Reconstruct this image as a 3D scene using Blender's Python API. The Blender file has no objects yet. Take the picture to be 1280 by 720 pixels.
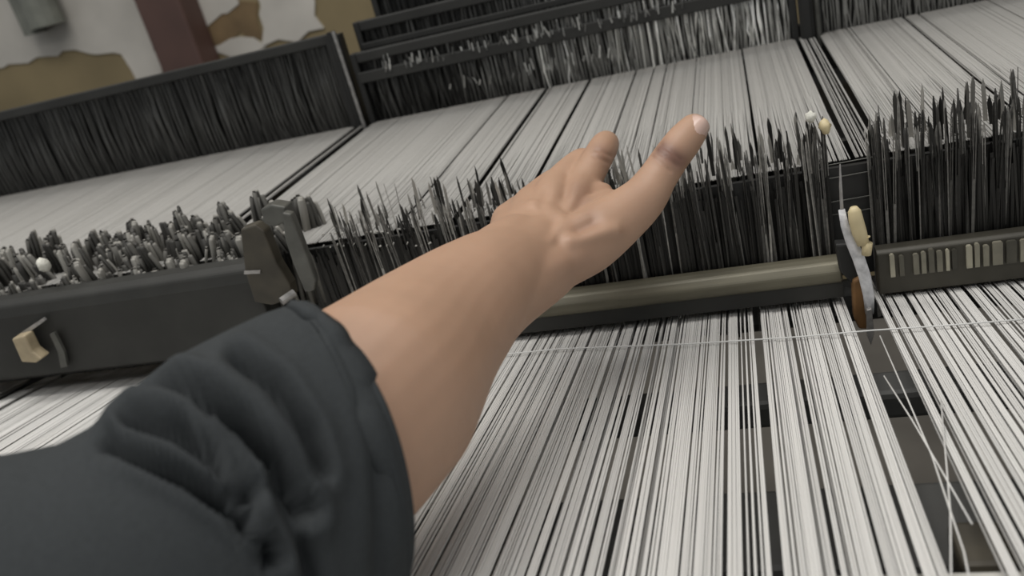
import bpy, bmesh, math, random
import numpy as np
from mathutils import Vector, Matrix

random.seed(7); rng = np.random.default_rng(11)
scene = bpy.context.scene
col = scene.collection

# ------------------------------------------------------------------ camera
F = 1060.0
ZC = 1.25                                         # camera height above the floor
def _n(v): return v / np.linalg.norm(v)
_X = -_n(np.array([-3500., 457., F]))
_D = np.array([272., -545., F]); _D = _n(_D - _X * np.dot(_D, _X))
_U = np.cross(_X, _D)
if _U[1] > 0: _U = -_U
R = np.stack([_X, _D, _U])                        # camera axes -> loom axes (X along the loom, Y across it, Z up)
CAM = np.array([0., 0., ZC])
cam_data = bpy.data.cameras.new('camera'); cam = bpy.data.objects.new('camera', cam_data); col.objects.link(cam)
cam_data.sensor_width = 36; cam_data.lens = F / 1280 * 36; cam_data.clip_start = 0.02; cam_data.clip_end = 60
M4 = Matrix.Identity(4)
for i in range(3):
    M4[i][0] = R[i, 0]; M4[i][1] = -R[i, 1]; M4[i][2] = -R[i, 2]; M4[i][3] = CAM[i]
cam.matrix_world = M4
scene.camera = cam
cam_data.dof.use_dof = True; cam_data.dof.focus_distance = 0.55; cam_data.dof.aperture_fstop = 8.0

# ------------------------------------------------------------------ world, lights, exposure
w = bpy.data.worlds.new('world'); scene.world = w; w.use_nodes = True
bg = w.node_tree.nodes['Background']; bg.inputs[0].default_value = (0.95, 0.98, 1.0, 1); bg.inputs[1].default_value = 0.36
def area(name, loc, size, size_y, power, rot=(0, 0, 0), color=(1, .97, .93)):
    l = bpy.data.lights.new(name, 'AREA'); l.shape = 'RECTANGLE'; l.size = size; l.size_y = size_y; l.energy = power; l.color = color
    o = bpy.data.objects.new(name, l); col.objects.link(o); o.location = loc; o.rotation_euler = rot
    return o
area('hall_light', (-0.5, 0.6, 3.1), 2.4, 0.5, 36)
area('hall_light', (-0.6, -1.3, 3.1), 2.6, 0.5, 20)
area('hall_light', (-0.6, 1.95, 3.1), 2.6, 0.3, 7)
scene.view_settings.view_transform = 'Standard'; scene.view_settings.look = 'None'
scene.view_settings.gamma = 1; scene.view_settings.exposure = 0.0
scene.view_settings.use_curve_mapping = False

# ------------------------------------------------------------------ helpers
def at(px, py, d):                                # point seen at a pixel of the photograph, at a depth in metres
    return CAM + R @ np.array([(px - 640) / F * d, (py - 360) / F * d, d])
def onY(px, py, y):
    r = R @ np.array([(px - 640) / F, (py - 360) / F, 1.]); return CAM + r * (y / r[1])
def onZ(px, py, z):
    r = R @ np.array([(px - 640) / F, (py - 360) / F, 1.]); return CAM + r * ((z - ZC) / r[2])
NZ0, NS = -0.312 + ZC, -0.1418                    # the near sheet: z = NZ0 + NS (Y - 0.6)
ZT = -0.211 + ZC                                  # height of the far sheet

def mat(name, color, rough=.6, metal=0., var=0., scale=40., bump=0., attr=False, obj_rand=0., stretch=(1, 1, 1), spec=.5, color2=None):
    m = bpy.data.materials.new(name); m.use_nodes = True
    nt = m.node_tree; N = nt.nodes; L = nt.links; b = N['Principled BSDF']
    b.inputs['Roughness'].default_value = rough; b.inputs['Metallic'].default_value = metal
    b.inputs['Specular IOR Level'].default_value = spec
    src = None
    rgb = N.new('ShaderNodeRGB'); rgb.outputs[0].default_value = (*color, 1); src = rgb.outputs[0]
    if var or bump or color2:
        tc = N.new('ShaderNodeTexCoord'); mp = N.new('ShaderNodeMapping'); mp.inputs['Scale'].default_value = stretch
        L.new(tc.outputs['Object'], mp.inputs[0])
        nz = N.new('ShaderNodeTexNoise'); nz.inputs['Scale'].default_value = scale; nz.inputs['Detail'].default_value = 6
        L.new(mp.outputs[0], nz.inputs['Vector'])
        if color2:
            cr = N.new('ShaderNodeValToRGB'); cr.color_ramp.elements[0].position = .4; cr.color_ramp.elements[1].position = .62
            cr.color_ramp.elements[0].color = (*color, 1); cr.color_ramp.elements[1].color = (*color2, 1)
            L.new(nz.outputs[0], cr.inputs[0]); src = cr.outputs[0]
        if var:
            mr = N.new('ShaderNodeMapRange'); mr.inputs[1].default_value = .25; mr.inputs[2].default_value = .75
            mr.inputs[3].default_value = 1 - var; mr.inputs[4].default_value = 1 + var
            L.new(nz.outputs[0], mr.inputs[0])
            mx = N.new('ShaderNodeVectorMath'); mx.operation = 'SCALE'; L.new(src, mx.inputs[0]); L.new(mr.outputs[0], mx.inputs['Scale']); src = mx.outputs[0]
        if bump:
            bp = N.new('ShaderNodeBump'); bp.inputs['Strength'].default_value = bump; bp.inputs['Distance'].default_value = .002
            L.new(nz.outputs[0], bp.inputs['Height']); L.new(bp.outputs[0], b.inputs['Normal'])
    if attr:
        a = N.new('ShaderNodeAttribute'); a.attribute_name = 'shade'
        mx = N.new('ShaderNodeVectorMath'); mx.operation = 'SCALE'; L.new(src, mx.inputs[0]); L.new(a.outputs['Fac'], mx.inputs['Scale']); src = mx.outputs[0]
    if obj_rand:
        oi = N.new('ShaderNodeObjectInfo'); pw = N.new('ShaderNodeMath'); pw.operation = 'POWER'; pw.inputs[1].default_value = obj_rand
        L.new(oi.outputs['Random'], pw.inputs[0])
        mr = N.new('ShaderNodeMapRange'); mr.inputs[3].default_value = .25; mr.inputs[4].default_value = 4.5; L.new(pw.outputs[0], mr.inputs[0])
        mx = N.new('ShaderNodeVectorMath'); mx.operation = 'SCALE'; L.new(src, mx.inputs[0]); L.new(mr.outputs[0], mx.inputs['Scale']); src = mx.outputs[0]
    L.new(src, b.inputs['Base Color'])
    return m

M = dict(
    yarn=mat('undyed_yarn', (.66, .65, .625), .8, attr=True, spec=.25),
    yarn_far=mat('shaded_yarn', (.41, .40, .378), .8, attr=True, spec=.2),  # same yarn, darker: the far sheet's weaker light is put into the colour
    cord=mat('pale_cord', (.62, .62, .60), .6),
    steel=mat('dark_steel', (.10, .097, .09), .45, .4, var=.35, scale=300, obj_rand=2.0),
    steel_stuff=mat('dark_steel_bunch', (.085, .082, .075), .45, .5, attr=True),
    dull=mat('bundled_steel', (.23, .222, .20), .6, .25, attr=True),
    plate=mat('blackened_iron', (.026, .026, .023), .6, .2, var=.4, scale=18, bump=.15),
    rail=mat('greasy_rail', (.13, .12, .085), .45, .3, var=.35, scale=14, stretch=(1, 6, 6)),
    rail_dark=mat('dark_greasy_rail', (.05, .046, .035), .5, .2, var=.35, scale=30),
    black=mat('black_iron', (.018, .018, .017), .55, .2, var=.3, scale=30),
    shaft=mat('dark_shaft', (.022, .022, .020), .6, .1, var=.4, scale=12),
    heddle=mat('heddle_wire', (.30, .30, .285), .35, .6, attr=True),
    slat=mat('worn_slat', (.085, .08, .062), .5, .2, var=.25, scale=60, obj_rand=1.0),
    bracket=mat('grey_bracket', (.10, .10, .09), .5, .4, var=.3, scale=60),
    brown=mat('brown_lever', (.05, .043, .03), .6, var=.4, scale=50),
    rust=mat('rusty_wood', (.17, .085, .028), .7, var=.3, scale=60),
    beige=mat('beige_plastic', (.62, .52, .31), .45, var=.08, scale=80),
    beige2=mat('dirty_beige', (.38, .31, .2), .55, var=.25, scale=60),
    white=mat('chipped_white_paint', (.62, .62, .63), .35, var=.25, scale=220, bump=.4),
    strap=mat('scratched_strap', (.32, .31, .30), .35, .5, var=.3, scale=200),
    beam=mat('grey_beam', (.055, .055, .052), .6, var=.3, scale=12),
    pale=mat('pale_beam', (.55, .54, .50), .6, var=.1, scale=12),
    lint=mat('cotton_lint', (.66, .65, .58), .9, var=.15, scale=300, bump=.5),
    wall=mat('tan_wall', (.235, .185, .10), .85, var=.22, scale=3.5, bump=.1),
    wall2=mat('brown_stain', (.17, .115, .058), .85, var=.35, scale=9),
    plaster=mat('white_plaster', (.50, .475, .43), .85, var=.16, scale=6),
    post=mat('brown_post', (.085, .045, .036), .6, var=.2, scale=8),
    pipe=mat('grey_green_pipe', (.16, .165, .14), .5, var=.35, scale=14),
    floor=mat('concrete_floor', (.14, .13, .115), .8, var=.25, scale=5),
    skin=mat('skin', (.43, .265, .178), .5, var=.07, scale=35, bump=.12),
    nail=mat('nail', (.62, .44, .37), .28),
    cloth=mat('charcoal_cotton', (.038, .042, .044), .85, var=.10, scale=500, bump=.08, spec=.2),
)
def skin_nodes():
    nt = M['skin'].node_tree; b = nt.nodes['Principled BSDF']
    b.inputs['Subsurface Weight'].default_value = .12; b.inputs['Subsurface Radius'].default_value = (.006, .003, .002)
    # joint skin is darker; shade of the thumb-root hollow is tinted in too
    N = nt.nodes; L = nt.links
    src = b.inputs['Base Color'].links[0].from_socket
    a = N.new('ShaderNodeAttribute'); a.attribute_name = 'knuckle_and_shade'
    mx = N.new('ShaderNodeMixRGB'); mx.blend_type = 'MIX'; mx.inputs[2].default_value = (.17, .085, .062, 1)
    L.new(a.outputs['Fac'], mx.inputs[0]); L.new(src, mx.inputs[1]); L.new(mx.outputs[0], b.inputs['Base Color'])
skin_nodes()

class MB:
    """collects geometry in world metres; build() links it as ONE mesh object"""
    def __init__(s): s.v = []; s.f = []; s.sh = []
    def add(s, v, f, shade=1.):
        k = len(s.v); s.v += [tuple(p) for p in v]; s.f += [tuple(i + k for i in q) for q in f]; s.sh += [shade] * len(v)
    def box(s, a, b, shade=1.):
        (x0, y0, z0), (x1, y1, z1) = a, b
        s.add([(x0, y0, z0), (x1, y0, z0), (x1, y1, z0), (x0, y1, z0), (x0, y0, z1), (x1, y0, z1), (x1, y1, z1), (x0, y1, z1)],
              [(0, 3, 2, 1), (4, 5, 6, 7), (0, 1, 5, 4), (1, 2, 6, 5), (2, 3, 7, 6), (3, 0, 4, 7)], shade)
    def tube(s, pts, r, n=8, shade=1., flat=1., up=(0, 0, 1)):
        pts = [np.array(p, float) for p in pts]; m = len(pts)
        rs = r if hasattr(r, '__len__') else [r] * m
        V = []
        for i, p in enumerate(pts):
            t = _n(pts[min(i + 1, m - 1)] - pts[max(i - 1, 0)])
            u = np.array(up, float); u = u - t * np.dot(u, t)
            if np.linalg.norm(u) < 1e-3: u = np.array([1., 0, 0]) - t * t[0]
            u = _n(u); q = np.cross(t, u)
            for k in range(n):
                a = 2 * math.pi * (k + .5) / n
                V.append(p + rs[i] * (math.cos(a) * q + flat * math.sin(a) * u))
        Fc = [(i * n + k, i * n + (k + 1) % n, (i + 1) * n + (k + 1) % n, (i + 1) * n + k) for i in range(m - 1) for k in range(n)]
        Fc += [tuple(range(n))[::-1], tuple((m - 1) * n + k for k in range(n))]
        s.add(V, Fc, shade)
    def prism(s, poly, y0, y1, shade=1.):          # polygon of (x, z), extruded along Y
        n = len(poly)
        V = [(x, y0, z) for x, z in poly] + [(x, y1, z) for x, z in poly]
        s.add(V, [tuple(range(n)), tuple(range(2 * n - 1, n - 1, -1))] + [((k + 1) % n, k, n + k, n + (k + 1) % n) for k in range(n)], shade)
    def xprism(s, poly, x0, x1, shade=1.):         # polygon of (y, z), extruded along X
        n = len(poly)
        V = [(x0, y, z) for y, z in poly] + [(x1, y, z) for y, z in poly]
        s.add(V, [tuple(range(n))[::-1], tuple(range(n, 2 * n))] + [(k, (k + 1) % n, n + (k + 1) % n, n + k) for k in range(n)], shade)
    def mesh(s, name, m, smooth=False, origin=(0, 0, 0)):
        me = bpy.data.meshes.new(name); o = np.array(origin, float)
        me.from_pydata([tuple(np.array(p) - o) for p in s.v], [], s.f); me.materials.append(m)
        bm = bmesh.new(); bm.from_mesh(me); bmesh.ops.recalc_face_normals(bm, faces=bm.faces); bm.to_mesh(me); bm.free()
        a = me.attributes.new('shade', 'FLOAT', 'POINT'); a.data.foreach_set('value', np.array(s.sh, np.float32))
        if smooth: me.polygons.foreach_set('use_smooth', [True] * len(me.polygons))
        return me
    def build(s, name, m, parent=None, smooth=False, bevel=0, origin=None):
        if parent is not None: org = np.array(root_loc(parent))
        else: org = np.array(origin if origin is not None else np.mean(np.array(s.v), axis=0))
        o = bpy.data.objects.new(name, s.mesh(name, m, smooth, org)); col.objects.link(o)
        if parent is not None: o.parent = parent
        else: o.location = org
        if bevel:
            bv = o.modifiers.new('bevel', 'BEVEL'); bv.width = bevel; bv.segments = 2; bv.limit_method = 'ANGLE'
        return o
def root_loc(o):
    p = np.zeros(3)
    while o: p += np.array(o.location); o = o.parent
    return p
def tag(o, label=None, cat=None, group=None, kind=None):
    for k, v in (('label', label), ('category', cat), ('group', group), ('kind', kind)):
        if v: o[k] = v
    return o
def empty(name, loc, label, cat, group=None):
    o = bpy.data.objects.new(name, None); o.empty_display_size = .05; col.objects.link(o); o.location = loc
    return tag(o, label, cat, group)

# ------------------------------------------------------------------ the hall: floor, back wall, post, pipe
b = MB(); b.box((-4.5, -2.5, -.05), (3.5, 2.55, 0)); tag(b.build('floor', M['floor']), kind='structure')
YW = 2.3
b = MB(); b.box((-4.5, YW, 0), (3.5, YW + .2, 3.4)); wall = tag(b.build('wall_back', M['wall']), kind='structure')
def patch(pix, m, depth):
    pts = []
    P = [onY(x, y, YW) for x, y in pix]
    for i, p in enumerate(P):
        q = P[(i + 1) % len(P)]; d = np.linalg.norm(q - p); k = max(1, int(d / .035))
        for j in range(k):
            c = p + (q - p) * j / k; pts.append((c[0] + random.gauss(0, .007), c[2] + random.gauss(0, .007)))
    b = MB(); b.prism(pts, YW - depth, YW + .002); return b.build('plaster_patch', m, wall)
patch([(-160, -160), (150, -170), (175, 0), (207, 88), (203, 100), (172, 108), (158, 70), (110, 62), (60, 72), (15, 82), (-60, 92), (-150, 80)], M['plaster'], .006)
patch([(225, -160), (310, -170), (297, 2), (276, 20), (255, 31), (242, 28)], M['plaster'], .006)
patch([(322, -160), (385, -170), (396, 20), (401, 36), (372, 48), (332, 55), (326, 20)], M['plaster'], .007)
patch([(262, 58), (300, 47), (330, 52), (326, 66), (280, 74)], M['plaster'], .005)
patch([(243, 32), (276, 23), (300, 4), (322, 2), (327, 48), (296, 44), (262, 56), (250, 70)], M['wall2'], .003)
# brown post
pa = onY(205, 90, YW - .10); pb = onY(250, 92, YW - .10)
x0 = onY(190, 60, YW - .1)[0]; x1 = onY(246, 60, YW - .1)[0]
b = MB(); b.box((x0, YW - .10, 0), (x1, YW - .003, 3.3)); tag(b.build('post', M['post'], bevel=.008), 'dark brown upright post against the back wall, between the white plaster patches', 'post')
b = MB(); zp = onY(45, 42, YW - .05)[2]
xa = onY(22, 10, YW - .05)[0]; xb = onY(70, 10, YW - .05)[0]
b.tube([(xa + .02, YW - .045, zp), (xa + .02, YW - .045, 3.2)], .033, 12); pr = b
pr.tube([(xb - .045, YW - .055, zp + .012), (xb - .045, YW - .055, 3.2)], .052, 14)
tag(pr.build('drain_pipe', M['pipe'], smooth=False), 'grey green double pipe coming down the white wall at the far upper left', 'pipe')

# ------------------------------------------------------------------ the loom itself
loom = empty('loom', (0, .6, 0), 'long dark iron weaving loom with greasy rails that carries the pale warp', 'loom')
XL, XR = -1.45, 0.62
def part(name, m, mb, parent=None, **k): return mb.build(name, m, parent if parent is not None else loom, **k)
# side frames at both ends (out of the frame), they carry the rails
for x in (XL - .06, XR):
    b = MB(); b.xprism([(-.06, 0), (.04, 0), (.06, .78), (.50, .80), (1.12, .80), (1.16, 0), (1.30, 0), (1.30, 1.28), (1.02, 1.28), (.98, .99), (.52, .93), (.0, 1.03), (-.06, .98)], x, x + .06)
    part('side_frame', M['black'], b)
# backing plate behind the front row of wires
b = MB(); b.box((XL, .6065, ZC - .30), (XR, .611, ZT - .0045)); part('backing_plate', M['black'], b)
b = MB(); b.box((XL, .664, ZC - .30), (XR, .672, ZT - .0045)); part('backing_plate', M['black'], b)
# front rail (left of the divider: a smooth lip; right of it: slats)
DX = .063
b = MB(); zb = ZC - .300
b.xprism([(.578, zb + .010), (.580, zb + .0075), (.5965, zb + .006), (.5965, zb + .0235), (.590, zb + .0235), (.584, zb + .022), (.579, zb + .017)], -.40, DX - .012)
part('front_rail', M['rail'], b, bevel=.0015)
b = MB(); b.xprism([(.5815, zb - .005), (.5965, zb - .008), (.5965, zb + .006), (.5815, zb + .0075)], -.40, DX - .012); part('rail_lip', M['plate'], b)
b = MB(); b.xprism([(.584, zb - .008), (.5965, zb - .008), (.5965, zb + .026), (.587, zb + .026), (.584, zb + .024)], DX + .012, XR); part('slat_rail', M['rail_dark'], b, bevel=.001)
xs = DX + .02
while xs < .30:
    wd = random.choice([.0022, .003, .0036, .003]); 
    if .145 < xs < .165: wd = .0062
    b = MB(); h0 = zb + .006; h1 = zb + .0225 + random.uniform(-.001, .0015)
    b.prism([(xs, h0), (xs + wd, h0), (xs + wd, h1 - .001), (xs + wd - .0008, h1), (xs + .0008, h1), (xs, h1 - .001)], .5815, .585)
    part('slat', M['slat'], b); xs += wd + random.choice([.0016, .0022, .003, .006])
# thin electrode wires that show in the gap by the divider
for dz in (.088, .078, .060, .050):
    b = MB(); b.tube([(.050, .6045, zb + dz), (.080, .6045, zb + dz + .001)], .0004, 6); part('electrode_wire', M['bracket'], b)
# left cover with rounded top, brown end lever
xe = -.405
b = MB(); b.xprism([(.572, ZC - .286), (.604, ZC - .305), (.604, ZC - .212), (.594, ZC - .209), (.583, ZC - .210), (.576, ZC - .214), (.573, ZC - .224)], XL, xe)
part('cover_plate', M['plate'], b, bevel=.002)
def slab_pix(name, pix, y, th, m, parent=None, bevel=.0015):
    b = MB(); b.prism([(onY(x, yy, y)[0], onY(x, yy, y)[2]) for x, yy in pix], y, y + th); return part(name, m, b, parent, bevel=bevel)
end_lever = slab_pix('end_lever', [(300, 287), (318, 281), (330, 290), (346, 330), (362, 356), (366, 372), (340, 382), (318, 378), (306, 340)], .568, .012, M['brown'])
slab_pix('bracket_plate', [(352, 266), (363, 268), (372, 290), (385, 325), (394, 352), (392, 364), (381, 366), (366, 330), (356, 300)], .560, .008, M['bracket'])
slab_pix('bracket_cap', [(325, 262), (338, 256), (356, 259), (360, 276), (344, 284), (330, 280)], .566, .014, M['bracket'])
b = MB(); p = onY(361, 372, .565); b.tube([p + np.array([-.004, -.006, 0]), p + np.array([.004, .004, .002])], .0035, 10); part('bolt', M['strap'], b, end_lever)
slab_pix('glint_strip', [(305, 339), (325, 338), (325, 342), (305, 343)], .5665, .0012, M['strap'], end_lever, bevel=0)
# clip at the far left end
slab_pix('end_block', [(14, 424), (30, 420), (40, 440), (52, 449), (44, 454), (27, 453)], .556, .012, M['beige2'])
slab_pix('clip_strap', [(26, 416), (53, 398), (56, 401), (31, 419)], .566, .003, M['strap'], bevel=0)
slab_pix('clip_strap', [(62, 418), (68, 416), (80, 440), (84, 458), (76, 460), (72, 440)], .566, .003, M['bracket'], bevel=0)
# rows of little pale pins standing in for glints, left of the hand
b = MB()
for (px0, py0, px1, py1, n) in ((404, 292, 500, 290, 13), (404, 308, 545, 306, 16)):
    for i in range(n):
        if random.random() < .2: continue
        t = (i + random.uniform(-.2, .2)) / n; p = onY(px0 + (px1 - px0) * t, py0 + (py1 - py0) * t + random.uniform(-1.5, 1.5), .5985)
        b.tube([p, p + np.array([random.uniform(.001, .003), -.0015, random.uniform(.0008, .0026)])], random.uniform(.0004, .0008), 5)
tag(part('glint_pins', M['pale'], b), kind='stuff')
# beams beneath the near sheet, and the rest rollers at its ends
def beam(name, y, dz, hw, hh, m):
    z = NZ0 + NS * (y - .6) - dz; b = MB(); b.box((XL, y - hw, z - 2 * hh), (XR, y + hw, z)); return part(name, m, b, bevel=.004)
beam('under_beam', .345, .030, .030, .02, M['beam'])
beam('under_beam', .490, .024, .014, .01, M['beam'])
b = MB(); p = onZ(1238, 694, ZC - .285); b.box(p + np.array([-.012, -.006, -.03]), p + np.array([.010, .022, 0])); part('brown_block', M['brown'], b, bevel=.003)
beam('under_beam', .235, .014, .046, .02, M['pale'])
b = MB(); b.box((XL, .68, .955), (XR, 1.20, .970)); part('dark_slit_tray', M['black'], b)  # black sheet added so the slits in the far sheet look dark
b = MB(); b.box((XL, 1.165, .97), (XR, 1.18, ZT - .006)); part('dark_slit_panel', M['black'], b)  # added black panel, keeps the tan wall out of the dark slits
b = MB(); b.box((XL, .30, .30), (XR, .58, .34)); part('bottom_tray', M['black'], b)
b = MB(); b.box((XL, -.02, .25), (XR, 1.1, .29)); part('bottom_tray', M['black'], b)
zr = NZ0 + NS * (-.02 - .6)
b = MB(); b.tube([(XL, -.03, zr - .032), (XR, -.03, zr - .032)], .031, 20); part('back_rest', M['bracket'], b, smooth=False)
b = MB(); b.tube([(XL, .635, ZC - .3365), (XR, .635, ZC - .3365)], .017, 14); part('guide_roller', M['plate'], b)

# ------------------------------------------------------------------ divider: white hook lever, beige clip, strap, rusty block
hook = empty('divider_hook', onY(1090, 420, .57), 'white chipped divider hook with rust brown foot, standing between two warp sheets', 'lever')
b = MB(); pts = [onY(*q, .566) for q in ((1052, 262), (1056, 282), (1064, 302), (1073, 322), (1081, 346), (1086, 370), (1087, 392))]
b.tube(pts, [.0022, .0028, .0038, .0042, .0042, .0038, .003], 10, flat=.6, up=(0, 1, 0)); b.build('hook_arm', M['white'], hook, smooth=True)
b = MB(); b.tube([onY(1050, 205, .572), onY(1051, 235, .568), onY(1053, 270, .566)], [.0005, .0011, .0013], 6); b.build('hook_needle', M['strap'], hook)
slab_pix('strap', [(1083, 388), (1090, 386), (1093, 418), (1089, 432), (1084, 420)], .560, .004, M['strap'], hook, bevel=.0006)
slab_pix('foot_block', [(1066, 352), (1078, 346), (1084, 380), (1086, 412), (1074, 412), (1068, 400)], .568, .012, M['rust'], hook)
slab_pix('pivot_plate', [(1044, 306), (1062, 305), (1074, 336), (1080, 356), (1066, 356), (1050, 340)], .572, .01, M['black'], hook)
clip = empty('beige_clip', onY(1078, 300, .566), 'beige plastic clip with a small knob beside the white divider hook', 'clip')
b = MB(); b.tube([onY(*q, .561) for q in ((1079, 305), (1074, 290), (1070, 275), (1068, 264), (1067, 258.5))], [.004, .0049, .0048, .0042, .0022], 12, flat=.8, up=(0, 1, 0)); b.build('clip_body', M['beige'], clip, smooth=True)
b = MB(); b.tube([onY(*q, .561) for q in ((1083, 296), (1084, 304), (1083, 318))], [.0026, .0036, .0032], 10); b.build('clip_knob', M['beige'], clip, smooth=True)

# ------------------------------------------------------------------ heald frames behind the far sheet
def heald(xa, xb, y, z_bars, ztop, label, n_wire, bright, group):
    o = empty('heald_frame', ((xa + xb) / 2, y, ZT), label, 'heald frame', group)
    b = MB(); b.box((xa, y - .006, ztop - .013), (xb, y + .006, ztop)); b.build('top_rail', M['shaft'], o, bevel=.0015)
    for (z0, z1) in z_bars:
        b = MB(); b.box((xa, y - .009, z0), (xb, y - .003, z1)); b.build('cross_rail', M['shaft'], o, bevel=.001)
    for x in (xa, xb):
        b = MB(); b.box((x - .004, y - .008, ZT - .012), (x + .004, y + .008, ztop)); b.build('side_bar', M['black'], o, bevel=.001)
    b = MB(); x = xa + .006
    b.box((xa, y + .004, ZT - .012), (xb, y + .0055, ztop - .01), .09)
    step = (xb - xa - .012) / n_wire
    for i in range(n_wire):
        x = xa + .006 + (i + random.uniform(.2, .8)) * step; t = (x - xa) / (xb - xa)
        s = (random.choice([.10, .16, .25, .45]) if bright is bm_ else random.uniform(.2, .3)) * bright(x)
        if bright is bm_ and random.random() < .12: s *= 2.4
        ln = random.gauss(0, .004); yy = y + random.uniform(-.003, .003)
        z0 = ZT - .012; z1 = ztop - .012
        r = random.uniform(.0004, .0009)
        b.tube([(x, yy, z0), (x + ln, yy - .002, (z0 + z1) / 2 + random.uniform(-.02, .02)), (x + .3 * ln, yy, z1)], [r, r * 1.9, r], 4, s)
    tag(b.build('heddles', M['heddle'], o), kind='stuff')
    return o
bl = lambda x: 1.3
bm_ = lambda x: .75 + 7. * max(0, min(1, (x + .33) / .32))  # sheen painted into the heddle tone, stronger towards the right
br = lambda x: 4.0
gl, gm, gr_ = 'heald frames over the left bay', 'heald frames over the middle bay', 'heald frames over the right bay'
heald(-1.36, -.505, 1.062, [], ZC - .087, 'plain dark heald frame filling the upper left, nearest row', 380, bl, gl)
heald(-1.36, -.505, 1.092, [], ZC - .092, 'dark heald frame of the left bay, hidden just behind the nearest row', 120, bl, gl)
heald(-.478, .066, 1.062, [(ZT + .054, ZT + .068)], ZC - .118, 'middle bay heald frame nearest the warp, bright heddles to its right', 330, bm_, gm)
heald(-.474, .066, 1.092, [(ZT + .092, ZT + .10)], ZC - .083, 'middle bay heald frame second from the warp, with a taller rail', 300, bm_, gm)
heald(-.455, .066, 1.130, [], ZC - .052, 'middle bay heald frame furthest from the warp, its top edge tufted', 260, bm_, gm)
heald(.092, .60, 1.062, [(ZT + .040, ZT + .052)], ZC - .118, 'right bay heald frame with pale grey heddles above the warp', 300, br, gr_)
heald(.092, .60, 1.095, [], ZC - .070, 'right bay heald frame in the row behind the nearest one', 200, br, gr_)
b = MB()
for (p0, p1, n) in (((478, 88), (668, 48), 44), ((655, 52), (860, 8), 40), ((655, 92), (790, 66), 26), ((560, 112), (660, 98), 10)):
    for i in range(n):
        t = random.random(); p = onY(p0[0] + (p1[0] - p0[0]) * t, p0[1] + (p1[1] - p0[1]) * t, 1.052) + np.array([0, 0, random.uniform(-.004, .004)])
        b.tube([p, p + np.array([random.gauss(0, .002), .001, random.uniform(.004, .016)])], random.uniform(.0004, .0011), 4, random.choice([.5, .9, 1.5, 2.2]))
tag(b.build('heddle_glints', M['heddle'], loom), kind='stuff')  # pale bits that paint the glints on the heddle eyes
# glinting heddle tops along the furthest frame
b = MB()
for i in range(70):
    x = random.uniform(-.45, -.20); b.tube([(x, 1.126, ZC - .052), (x + random.gauss(0, .003), 1.124, ZC - .052 + random.uniform(.006, .016))], random.uniform(.0006, .0014), 4, random.choice([.3, .6, 1.2, 1.8]))
tag(b.build('heddle_hooks', M['heddle'], loom), kind='stuff')
# uprights between the bays
b = MB(); b.tube([(-.4895, 1.050, ZT - .012), (-.4915, 1.05, ZC - .085)], .0024, 8); part('bay_upright', M['strap'], b)
b = MB(); b.tube([(-.4975, 1.058, ZT - .012), (-.4985, 1.058, ZC - .085)], .006, 8); part('bay_upright', M['black'], b)
b = MB(); b.tube([(.079, 1.050, ZT - .012), (.079, 1.05, ZC + .02)], .0085, 8); part('bay_upright', M['black'], b)
b = MB(); b.tube([(.091, 1.050, ZT - .012), (.091, 1.05, ZC + .02)], .003, 8); part('bay_upright', M['bracket'], b)

# ------------------------------------------------------------------ warp sheets
def near_z(y): return NZ0 + NS * (y - .6)
def sheet(name, x0, x1, label, gaps=(), dens=1.0, seed=1, ylo=-.02, low=True):
    rs = random.Random(seed); b = MB()
    for layer in ((0, 1) if low else (0,)):
        x = x0
        while x < x1:
            n_in = rs.choice([1, 1, 2, 2, 3, 3, 4, 6]); tone = rs.choice([.9, .96, 1.0, 1.04]); lift = rs.uniform(-.0009, .0009); fan0 = rs.gauss(0, .0006)
            for k in range(n_in):
                r = rs.uniform(.00046, .00068)
                dz = -layer * .006 + lift + rs.uniform(-.0002, .0002)
                if x < x1 and not any(g0 < x < g1 for g0, g1 in gaps):
                    fan = fan0 + rs.gauss(0, .0003); sag = rs.uniform(0, .0005)
                    ya, yb = .632, ylo
                    pts = [(x + fan, ya, ZC - .3195 + dz * .3), (x + fan * .6, .575, near_z(.575) + dz * .5 - .001), (x, .33, near_z(.33) + dz - sag), (x - fan * .5, yb, near_z(yb) + dz)]
                    b.tube(pts, r, 6, tone * rs.uniform(.95, 1.03) * (1 if layer == 0 else .8))  # lower layer toned down to paint the shadow under the top yarns
                x += 2 * r * rs.uniform(.88, 1.0)
            sp = max(0, min(1, (x + .155) / .05))         # the sheet is looser towards the divider
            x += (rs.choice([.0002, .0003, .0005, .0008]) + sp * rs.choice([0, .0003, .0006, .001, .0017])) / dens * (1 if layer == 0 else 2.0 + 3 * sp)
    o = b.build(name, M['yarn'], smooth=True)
    return tag(o, label, 'warp yarn', 'near warp sheets', 'stuff')
sheet('warp_sheet', -.700, .0535, 'broad near sheet of off-white warp yarn below the arm and front rail', [(-.0135, -.0085), (-.115, -.1125), (-.084, -.082), (-.0335, -.0315), (.012, .0135)], 1.05, 3)
sheet('warp_sheet', .0725, .50, 'near sheet of off-white warp yarn right of the white divider hook', [(.076, .0785), (.0905, .092), (.118, .120)], .92, 5)
sheet('warp_sheet', -.728, -.7085, 'narrow strip of pale warp yarn at the far left edge, beside a dark gap', [], 1.3, 6)
sheet('warp_sheet', -1.0, -.752, 'pale warp yarn in the left corner under the beige end block', [], 1.3, 8)
def yarn(pts, label, r=.00042):
    b = MB(); b.tube(pts, r, 6); tag(b.build('loose_yarn', M['yarn'], smooth=True), label, 'yarn', 'slack yarns in the divider gap')
def nearp(px, py, dz=.0015):
    r = R @ np.array([(px - 640) / F, (py - 360) / F, 1.]); t = (NZ0 + dz - ZC - NS * .6) / (r[2] - NS * r[1]); return CAM + r * t
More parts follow.
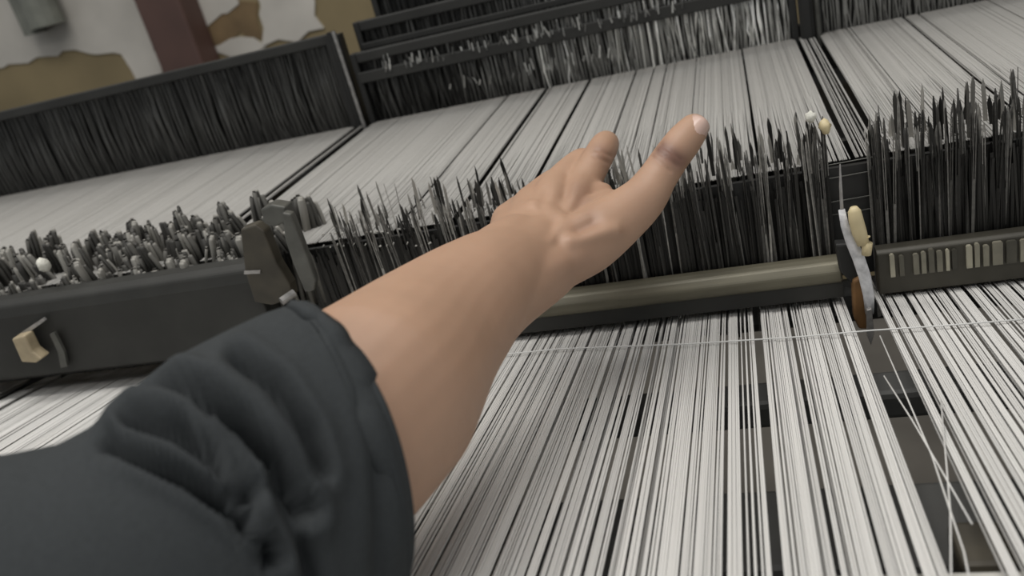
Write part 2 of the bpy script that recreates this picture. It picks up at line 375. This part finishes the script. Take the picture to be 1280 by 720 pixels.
yarn([nearp(1105, 470), nearp(1140, 525), nearp(1175, 585), nearp(1215, 655)], 'slack white yarn slanting right across the dark divider gap')
yarn([nearp(1176, 500), nearp(1183, 580), nearp(1188, 640), nearp(1189, 735)], 'upright slack white yarn crossing another in the divider gap')
yarn([nearp(1100, 420), nearp(1135, 500), nearp(1165, 570), nearp(1205, 690), nearp(1215, 740)], 'single white yarn running down the middle of the dark divider gap')
b = MB(); b.tube([nearp(540, 452, .002), nearp(700, 436, .002), nearp(860, 430, .002), nearp(1000, 421, .002), nearp(1090, 413, .0025), nearp(1180, 407, .002), nearp(1320, 396, .002)], .0006, 6)
tag(b.build('lease_cord', M['cord'], smooth=True), 'thin pale cord laid across the near warp sheets below the rail', 'cord')

def far_sheet(x0, x1, label, gaps, seed):
    rs = random.Random(seed); b = MB()
    for layer in (0, 1):
        x = x0
        while x < x1:
            r = rs.uniform(.00042, .0006)
            if not any(g0 < x < g1 for g0, g1 in gaps):
                dz = -layer * .0014 + rs.uniform(-.0002, .0002); fan = rs.gauss(0, .0010)
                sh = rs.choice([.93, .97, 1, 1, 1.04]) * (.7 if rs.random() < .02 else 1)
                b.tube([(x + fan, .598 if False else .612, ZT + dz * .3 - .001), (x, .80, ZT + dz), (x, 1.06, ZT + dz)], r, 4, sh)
            x += rs.uniform(.0008, .0010) if rs.random() < .97 else rs.uniform(.0014, .0022)
    return tag(b.build('far_warp_sheet', M['yarn_far'], smooth=True), label, 'warp yarn', 'far warp sheets', 'stuff')
def gx(px, py, wd): x = onZ(px, py, ZT)[0]; return (x - wd / 2, x + wd / 2)
far_sheet(-1.36, -.4935, 'smooth far sheet of shade-greyed warp yarn left of the light upright', [gx(405, 190, .010)], 1)
far_sheet(-.477, .0645, 'middle far sheet of shade-greyed warp yarn behind the hand, with dark slits', [gx(585, 179, .003), gx(645, 165, .007), gx(655, 160, .0015), gx(705, 160, .005), gx(770, 160, .0025), gx(800, 150, .0015), gx(823, 130, .0015), gx(935, 110, .0025), gx(868, 110, .001)], 2)
far_sheet(.092, .60, 'far sheet of shade-greyed warp yarn right of the black upright', [gx(1175, 60, .003), gx(1230, 80, .002), gx(1100, 90, .0015), gx(1115, 100, .0015)], 4)
b = MB()
for i in range(16):
    x = random.uniform(.068, .0885); b.tube([(x, .612, ZT - .001), (x + random.gauss(0, .001), 1.06, ZT)], .0005, 4, .8)
tag(b.build('far_warp_strip', M['yarn_far']), 'few shade-greyed far warp yarns running between the two dark slits by the black upright', 'warp yarn', None, 'stuff')

# ------------------------------------------------------------------ drop wires
def wire_mesh(name, m, wd=.0026, ln=.135, tip=.006, shade=1., th=.0004):
    h = wd / 2; s = h * .45
    out = [(-h, 0), (h, 0), (h, ln - tip), (h * .55, ln - tip * .35), (0, ln), (-h * .55, ln - tip * .35), (-h, ln - tip)]
    inn = [(-s, ln * .60), (s, ln * .60), (s, ln - tip * 1.3), (s * .5, ln - tip), (0, ln - tip * .8), (-s * .5, ln - tip), (-s, ln - tip * 1.3)]
    n = 7; b = MB()
    V = [(x, -th, z) for x, z in out] + [(x, -th, z) for x, z in inn] + [(x, th, z) for x, z in out] + [(x, th, z) for x, z in inn]
    Fc = []
    for k in range(n):
        j = (k + 1) % n
        Fc += [(k, j, n + j, n + k), (2 * n + j, 2 * n + k, 3 * n + k, 3 * n + j), (j, k, 2 * n + k, 2 * n + j), (n + k, n + j, 3 * n + j, 3 * n + k)]
    b.add(V, Fc, shade); return b
WM = [wire_mesh('drop_wire', M['steel'], wd, .135, tp).mesh('drop_wire', M['steel']) for wd, tp in ((.0014, .004), (.0019, .006), (.0028, .010), (.0042, .016))]
def in_hand(x): return -.19 < x < -.108
def top_z(x):
    t = ZC - .181 + .010 * max(0, min(1, (x - .06) / .11)) + random.triangular(-.028, .006, -.016)
    if in_hand(x): t = min(t, ZC - .203)
    return t
xs = []
while len(xs) < 286:
    x = random.uniform(-.335, .222)
    if .049 < x < .076: continue
    if x < .0 and random.random() < .22: continue
    xs.append(x)
xs.sort()
for i, x in enumerate(xs):
    o = bpy.data.objects.new('drop_wire', WM[random.choice([1, 2, 2] if x < -.19 else [0, 0, 1, 1, 2] if x < .10 else [1, 1, 2, 3])]); col.objects.link(o)
    t = top_z(x); yy = random.choice([.5975] + [.601, .602] * 4) 
    if x > .1: yy -= .0
    o.location = (x, yy, t - .135)
    o.rotation_euler = (random.gauss(0, .010), random.gauss(0, .035), random.choice([-1, 1]) * random.uniform(.3, 1.35))
    if x < -.245: side, g = 'slim dark steel drop wire in the front fringe, just right of the left bay bracket', 'drop wires by the left bracket'
    elif x < -.165: side, g = 'slim dark steel drop wire in the front fringe left of the hand', 'drop wires left of the hand'
    elif x < -.015: side, g = 'slim dark steel drop wire in the front fringe behind hand and fingers', 'drop wires behind the hand'
    elif x < .05: side, g = 'slim dark steel drop wire in the front fringe between thumb and divider hook', 'drop wires between thumb and divider'
    elif x < .13: side, g = 'tall dark steel drop wire in the front fringe just right of the divider hook', 'drop wires right of the divider'
    else: side, g = 'tall dark steel drop wire in the front fringe above the wide slats at right', 'drop wires at the right'
    tag(o, side, 'drop wire', g)
def wire_stuff(x0, x1, n, rows, name, label, m, ztop, seed):
    rs = random.Random(seed); b = MB()
    for i in range(n):
        x = rs.uniform(x0, x1)
        if .045 < x < .080: continue
        y = rs.choice(rows); t = ztop + rs.uniform(-.026, .006)
        if in_hand(x): t = min(t, ZC - .199)
        if x > .1: t += .006
        h = rs.uniform(.0009, .0016); a = rs.uniform(.2, 1.4) * rs.choice([-1, 1]); ca, sa = math.cos(a) * h, math.sin(a) * h
        ln = rs.gauss(0, .002); s = rs.choice([.25, .4, .8, 1.6, 3., 4.5, 6.])
        z0 = ZT - .02
        b.add([(x - ca, y - sa, z0), (x + ca, y + sa, z0), (x + ca + ln, y + sa, t - .006), (x - ca + ln, y - sa, t - .006), (x + ln, y, t)], [(0, 1, 2, 3), (3, 2, 4)], s)
    o = b.build(name, m); sd = o.modifiers.new('thick', 'SOLIDIFY'); sd.thickness = .0005; sd.offset = 0
    return tag(o, label, 'drop wires', None, 'stuff')
wire_stuff(-.36, .60, 480, [.615, .620, .628, .636, .645, .655], 'drop_wire_rows', 'packed rows of dark steel drop wire tips behind the front fringe', M['steel_stuff'], ZC - .184, 21)
wire_stuff(.222, .60, 200, [.600, .603], 'drop_wire_row', 'front row of steel drop wires continuing past the right edge', M['steel_stuff'], ZC - .176, 22)
b = MB(); rs_ = random.Random(5)
for i in range(1500):                              # the packed lower bodies of the wires, edge-on, darkened to paint the light fading down the band
    x = rs_.uniform(-.405, XR - .01)
    if .050 < x < .077: continue
    y = rs_.choice([.5985, .6035]) + rs_.uniform(0, .001); t = ZT - .004 + rs_.triangular(-.018, .005, -.003); h = rs_.uniform(.0004, .0012); a = rs_.gauss(0, .0016); s_ = rs_.choice([.12, .16, .2, .25, .3, .3, .35, .4, .45])
    b.add([(x - h, y, ZC - .294), (x + h, y + .0006, ZC - .294), (x + h + a, y + .0006, t), (x - h + a, y, t)], [(0, 1, 2, 3)], s_)
o = b.build('drop_wire_bodies', M['steel_stuff']); sd = o.modifiers.new('thick', 'SOLIDIFY'); sd.thickness = .0003; sd.offset = 0
tag(o, 'shade-darkened packed lower bodies of the drop wires above the front rail', 'drop wires', None, 'stuff')
for i in range(14):                                # taller wires that carry the lint
    x = random.uniform(.032, .047); o = bpy.data.objects.new('drop_wire', WM[random.choice([1, 2])]); col.objects.link(o)
    o.location = (x, .6005 + random.uniform(-.001, .003), onY(1020, 152, .6)[2] + random.uniform(-.012, .003) - .135); o.rotation_euler = (0, random.gauss(0, .03), random.uniform(-1.2, 1.2))
    tag(o, 'dark steel drop wire in the tall tuft under the lint, left of the divider hook', 'drop wire', 'drop wires under the lint')
# bunches of wires in the left bay
def bunch_mesh(seed):
    rs = random.Random(seed); b = MB(); n = rs.randint(8, 12)
    for i in range(n):
        x = (i / n - .5) * .015 + rs.gauss(0, .001); y = rs.uniform(-.004, .004); t = .052 - abs(i / n - .5) ** 2 * .03 + rs.uniform(-.004, .003)
        h = rs.uniform(.0011, .0019); ln = (i / n - .5) * -.006
        b.tube([(x, y, 0), (x + ln * .5, y, t - .012), (x + ln, y, t - .002), (x + ln, y, t)], [h, h * 1.2, h * 1.2, h * .85], 5, rs.choice([.2, .35, .6, .9, 1.3]))
    return b.mesh('drop_wire_bunch', M['dull'], True)
BMs = [bunch_mesh(s) for s in range(6)]
for row, (y, dz) in enumerate(((.5985, -.018), (.612, -.006), (.630, .004), (.650, .010))):
    x = -.93 + row * .006
    while x < -.372:
        o = bpy.data.objects.new('drop_wire_bunch', random.choice(BMs)); col.objects.link(o)
        o.location = (x, y + random.uniform(-.003, .003), ZT - .026 + dz + random.uniform(-.012, .006))
        o.rotation_euler = (random.gauss(0, .05) if row == 0 else random.gauss(-.02, .12), random.gauss(0, .14), random.uniform(-.5, .5))
        sc = random.uniform(.85, 1.2); o.scale = (sc * random.uniform(1.0, 1.5), sc, random.uniform(.9, 1.0))
        lab = ('bunched dull drop wires leaning just behind the left cover plate', 'bunched dull drop wires in the second row of the left bay',
               'bunched dull drop wires in the third row of the left bay', 'bunched dull drop wires in the back row of the left bay')[row]
        tag(o, lab, 'drop wires', ('front', 'second', 'third', 'back')[row] + ' row of drop wire bunches, left bay')
        x += random.choice([.011, .013, .016, .020])
# tufts of lint
def tuft(p, r, label, m='lint'):
    bm = bmesh.new(); bmesh.ops.create_icosphere(bm, subdivisions=2, radius=r)
    for v in bm.verts: v.co *= random.uniform(.75, 1.2); v.co.z *= 1.25
    me = bpy.data.meshes.new('lint_tuft'); bm.to_mesh(me); bm.free(); me.materials.append(M[m]); me.polygons.foreach_set('use_smooth', [True] * len(me.polygons))
    o = bpy.data.objects.new('lint_tuft', me); col.objects.link(o); o.location = p; tag(o, label, 'lint')
tuft(onY(1013, 146, .600), .0035, 'white cotton lint tuft on the wire tips left of the divider hook')
tuft(onY(1031, 158, .600), .0042, 'cream cotton lint tuft on the wire tips, right of the white tuft', 'beige')
tuft(onY(54, 331, .592), .0055, 'small white lint tuft on the left cover edge')

# ------------------------------------------------------------------ the person: sleeve and reaching left arm
person = empty('person', at(440, 560, .36), 'person in a charcoal sleeve reaching a bare left forearm and hand to the wires', 'person')
def rev(bm, chain, n=20):
    """adds one closed, rounded, tapered limb; chain of (px, py, depth, radius)"""
    pts = [at(a, b_, c) for a, b_, c, _ in chain]; rad = [k[3] for k in chain]
    P = []; Rr = []
    for i in range(len(pts) - 1):                          # resample smoothly
        for j in range(6):
            t = j / 6; p0 = pts[max(i - 1, 0)]; p1 = pts[i]; p2 = pts[i + 1]; p3 = pts[min(i + 2, len(pts) - 1)]
            P.append(.5 * (2 * p1 + (p2 - p0) * t + (2 * p0 - 5 * p1 + 4 * p2 - p3) * t * t + (3 * p1 - p0 - 3 * p2 + p3) * t ** 3)); Rr.append(rad[i] + (rad[i + 1] - rad[i]) * t)
    P.append(pts[-1]); Rr.append(rad[-1])
    t0 = _n(P[0] - P[1]); t1 = _n(P[-1] - P[-2])
    pre = [(P[0] + t0 * Rr[0] * math.sin(a), Rr[0] * math.cos(a)) for a in (1.45, 1.1, .7, .35)]
    post = [(P[-1] + t1 * Rr[-1] * math.sin(a), Rr[-1] * math.cos(a)) for a in (.35, .7, 1.1, 1.45)]
    P = [a for a, _ in pre] + P + [a for a, _ in post]; Rr = [r for _, r in pre] + Rr + [r for _, r in post]
    mb = MB(); mb.tube(P, Rr, n, up=(.3, .4, .86)); return bm.add(mb.v, mb.f)
A = MB()
rev(A, [(240, 690, .325, .038), (330, 640, .338, .040), (400, 575, .355, .045), (474, 494, .388, .0475), (536, 423, .430, .0395), (603, 360, .470, .0310), (640, 334, .492, .0255), (666, 312, .510, .0205), (684, 290, .530, .0150)], 28)
rev(A, [(560, 420, .435, .030), (615, 372, .470, .0255), (683, 333, .506, .0205)])      # thumb side of the wrist
rev(A, [(560, 400, .440, .030), (610, 345, .474, .0245), (646, 307, .508, .0195)])      # little-finger side
rev(A, [(684, 334, .506, .0190), (705, 285, .538, .0165), (724, 240, .566, .0128)])
rev(A, [(668, 322, .504, .0180), (682, 275, .540, .0160), (694, 237, .572, .0132)])
rev(A, [(655, 312, .506, .0175), (658, 280, .540, .0150), (664, 254, .572, .0122)])
rev(A, [(645, 306, .510, .0165), (638, 290, .540, .0140), (636, 274, .566, .0115)])
# fingers: knuckle, middle joint, end joint, tip - they bend down onto the wires
rev(A, [(724, 240, .566, .0125), (739, 212, .580, .0112), (754, 185, .596, .0106), (758, 180, .614, .0092), (757, 188, .632, .0078)])
rev(A, [(694, 237, .572, .0128), (712, 216, .590, .0112), (727, 203, .606, .0104), (729, 204, .628, .0090), (727, 214, .644, .0078)])
rev(A, [(664, 254, .572, .0120), (680, 238, .592, .0105), (694, 227, .608, .0098), (696, 230, .628, .0085), (694, 240, .642, .0073)])
rev(A, [(636, 274, .566, .0112), (648, 262, .582, .0098), (660, 253, .596, .0088), (664, 256, .612, .0076), (664, 264, .624, .0066)])
# thumb and the web to the index finger
rev(A, [(690, 325, .508, .0200), (735, 302, .520, .0200), (772, 275, .532, .0178), (803, 249, .540, .0150), (822, 222, .546, .0126), (838, 198, .551, .0122), (854, 177, .556, .0120), (867, 161, .560, .0103)])
rev(A, [(700, 300, .530, .014), (742, 270, .544, .013), (764, 254, .552, .0095)])
rev(A, [(700, 280, .545, .012), (735, 256, .556, .011), (752, 243, .562, .0085)])
rev(A, [(690, 300, .520, .018), (672, 280, .535, .016), (650, 285, .54, .013)])
tmp = A.build('body', M['skin'], person)
mod = tmp.modifiers.new('r', 'REMESH'); mod.mode = 'VOXEL'; mod.voxel_size = .0015
sm = tmp.modifiers.new('s', 'SMOOTH'); sm.factor = .5; sm.iterations = 16
dg = bpy.context.evaluated_depsgraph_get()
me = bpy.data.meshes.new_from_object(tmp.evaluated_get(dg)); tmp.modifiers.clear(); tmp.data = me
me.materials.clear(); me.materials.append(M['skin']); me.polygons.foreach_set('use_smooth', [True] * len(me.polygons))
# creases, tendons and knuckles as relief, darker joint skin, and shade tinted into the thumb-root hollow
co = np.empty(len(me.vertices) * 3, np.float32); me.vertices.foreach_get('co', co); co = co.reshape(-1, 3)
nr = np.empty(len(me.vertices) * 3, np.float32); me.vertices.foreach_get('normal', nr); nr = nr.reshape(-1, 3)
wco = co + root_loc(person)
def ball(p, r): return np.exp(-((wco - p) ** 2).sum(1) / (r * r))
def seg(p, q, r):
    d = q - p; t = np.clip(((wco - p) @ d) / (d @ d), 0, 1)[:, None]; return np.exp(-((wco - p - t * d) ** 2).sum(1) / (r * r))
toC = _n(np.array(CAM) - at(720, 260, .55))
def surf(px, py, d, lift): return at(px, py, d) + toC * lift
rel = (wco - CAM) @ R; ppx = np.stack([640 + F * rel[:, 0] / rel[:, 2], 360 + F * rel[:, 1] / rel[:, 2]], 1)
wn = nr @ R; facing = np.clip(-(wn * rel).sum(1) / np.linalg.norm(rel, axis=1) * 2, 0, 1)
def pseg(p, q, r):
    p = np.array(p, float); q = np.array(q, float); d = q - p; t = np.clip(((ppx - p) @ d) / max(1e-6, d @ d), 0, 1)[:, None]
    return np.exp(-((ppx - p - t * d) ** 2).sum(1) / (r * r)) * facing
disp = np.zeros(len(co))
disp += .0026 * pseg((722, 238), (724, 234), 17) + .0018 * pseg((692, 236), (692, 234), 15) + .0016 * pseg((663, 252), (664, 250), 13)
disp -= .0016 * pseg((706, 246), (712, 226), 6) + .0014 * pseg((677, 256), (682, 240), 6)
disp += .0014 * pseg((751, 190), (755, 184), 13)
disp -= .0030 * pseg((724, 286), (741, 276), 10)                     # hollow at the thumb's root
disp += .0026 * pseg((712, 302), (768, 288), 10)                    # thumb tendon
disp += .0013 * pseg((690, 300), (716, 252), 7)
disp += .0024 * pseg((708, 330), (716, 326), 18)                    # wrist bone
disp += .0010 * pseg((836, 194), (838, 192), 16)
for a, b_, c, d in ((820, 188, 846, 207), (826, 181, 851, 199), (815, 196, 838, 214), (742, 196, 760, 203), (745, 189, 764, 195)):
    disp -= .0009 * pseg((a, b_), (c, d), 2.2)
co2 = co + nr * disp[:, None]; me.vertices.foreach_set('co', co2.astype(np.float32).ravel())
kn = .95 * pseg((826, 186), (848, 200), 13) + .3 * pseg((722, 242), (728, 250), 15) + .32 * pseg((726, 285), (740, 276), 12) + .4 * pseg((748, 188), (752, 194), 10) + .15 * pseg((700, 330), (730, 326), 16)
ka = me.attributes.new('knuckle_and_shade', 'FLOAT', 'POINT'); ka.data.foreach_set('value', np.clip(kn, 0, .9).astype(np.float32))
me.update()
# thumb nail
def nail(c, along, n, L, W):
    along = _n(along - n * np.dot(along, n)); side = np.cross(along, n); b = MB(); V = []; nu, nv = 8, 7
    for i in range(nu + 1):
        for j in range(nv + 1):
            u = (i / nu - .5) * L; v = (j / nv - .5); wd = W * (1 - .25 * max(0, i / nu - .75) * 4 * .6 - .12 * max(0, .3 - i / nu) * 3)
            V.append(c + along * u + side * v * wd + n * (-.0036 * (2 * v) ** 2 * (W / .011) - .0012 * (i / nu) ** 2))
    b.add(V, [(i * (nv + 1) + j, (i + 1) * (nv + 1) + j, (i + 1) * (nv + 1) + j + 1, i * (nv + 1) + j + 1) for i in range(nu) for j in range(nv)])
    o = b.build('fingernail', M['nail'], person, smooth=True); s = o.modifiers.new('t', 'SOLIDIFY'); s.thickness = .0007; s.offset = 0
    return o
nn = _n(toC + .35 * (at(880, 150, .56) - at(850, 170, .56)) / np.linalg.norm(at(880, 150, .56) - at(850, 170, .56)))
nail(at(863, 167, .559) + nn * .0117, at(876, 148, .562) - at(850, 180, .556), nn, .0185, .0155)

# sleeve: a loose tube of cloth, folded, open at the hem
def sleeve():
    # stations: top silhouette, bottom silhouette, depth, half thickness toward the camera
    st = [((370, 381), (480, 750), .352, .052), ((354, 384), (466, 764), .350, .053), ((327, 393), (455, 790), .345, .054), ((290, 410), (430, 825), .338, .055), ((250, 430), (405, 870), .330, .055),
          ((205, 454), (370, 905), .322, .056), ((160, 490), (320, 930), .315, .057), ((120, 530), (265, 960), .308, .058), ((70, 556), (200, 1000), .302, .060), ((0, 570), (110, 1040), .297, .062), ((-90, 580), (10, 1080), .294, .064), ((-200, 590), (-110, 1120), .292, .066)]
    ns = 100; K = []
    for i in range(ns + 1):
        f = i / ns * (len(st) - 1); a = min(int(f), len(st) - 2); t = f - a
        g = lambda k: np.array(st[a][k], float) * (1 - t) + np.array(st[a + 1][k], float) * t
        K.append((g(0), g(1), float(g(2)), float(g(3))))
    nt_ = 150; V = []
    folds = [([(128, 498), (160, 478), (205, 473), (250, 490), (300, 528), (345, 580), (382, 640)], 11, .019),
             ([(140, 558), (180, 575), (235, 600), (290, 640), (345, 700)], 8, .014),
             ([(170, 530), (225, 540), (270, 575), (310, 620)], 11, .011),
             ([(300, 448), (345, 480), (385, 540), (400, 590)], 10, .011),
             ([(432, 430), (455, 480), (472, 560), (476, 650), (474, 720)], 9, .003),
             ([(340, 610), (380, 680), (395, 740)], 9, .007)]
    def dpl(p, pl):
        best = 1e9
        for q0, q1 in zip(pl[:-1], pl[1:]):
            q0 = np.array(q0, float); q1 = np.array(q1, float); d = q1 - q0; t = max(0, min(1, np.dot(p - q0, d) / np.dot(d, d))); best = min(best, np.linalg.norm(p - q0 - t * d))
        return best
    for i, (tp, bt, d, ht) in enumerate(K):
        A_ = at(*tp, d); B_ = at(*bt, d); c = (A_ + B_) / 2; u = (A_ - B_) / 2
        Nx = K[min(i + 1, ns)]; Pv = K[max(i - 1, 0)]
        ax = _n((at(*Pv[0], Pv[2]) + at(*Pv[1], Pv[2])) - (at(*Nx[0], Nx[2]) + at(*Nx[1], Nx[2])))
        v = np.cross(ax, _n(u)); 
        if np.dot(v, CAM - c) < 0: v = -v
        v = _n(v) * ht
        # the hem bulges forward on the camera side
        fw = _n(at(100, -32, 0 + 1) - at(0, 0, 1))
        for k in range(nt_):
            th = 2 * math.pi * k / nt_
            p = c + u * math.cos(th) + v * math.sin(th)
            e = max(0, 1 - i / 37.)
            p = p + ax * .010 * e * max(0, math.sin(th))
            q = R.T @ (p - CAM); pp = np.array([640 + F * q[0] / q[2], 360 + F * q[1] / q[2]])
            if math.sin(th) > -.25:
                dd = 0
                for pl, wd, am in folds:
                    x = dpl(pp, pl); dd -= am * math.exp(-(x / wd) ** 2); dd += am * .22 * math.exp(-((x - 2.4 * wd) / (1.2 * wd)) ** 2)
                p = p + _n(u * math.cos(th) + v * math.sin(th)) * dd * min(1, max(0, math.sin(th) - .02) * 3)
            V.append(p)
    b = MB(); b.add(V, [(i * nt_ + k, (i + 1) * nt_ + k, (i + 1) * nt_ + (k + 1) % nt_, i * nt_ + (k + 1) % nt_) for i in range(ns) for k in range(nt_)] + [tuple(ns * nt_ + k for k in range(nt_))])
    o = b.build('sleeve', M['cloth'], person, smooth=True)
    s = o.modifiers.new('t', 'SOLIDIFY'); s.thickness = .0022; s.offset = -1
    hv = [V[k] for k in range(nt_)]
    h = MB(); h.tube(hv + [hv[0]], .0012, 6); h.build('sleeve_hem', M['cloth'], o if False else person, smooth=True)
sleeve()
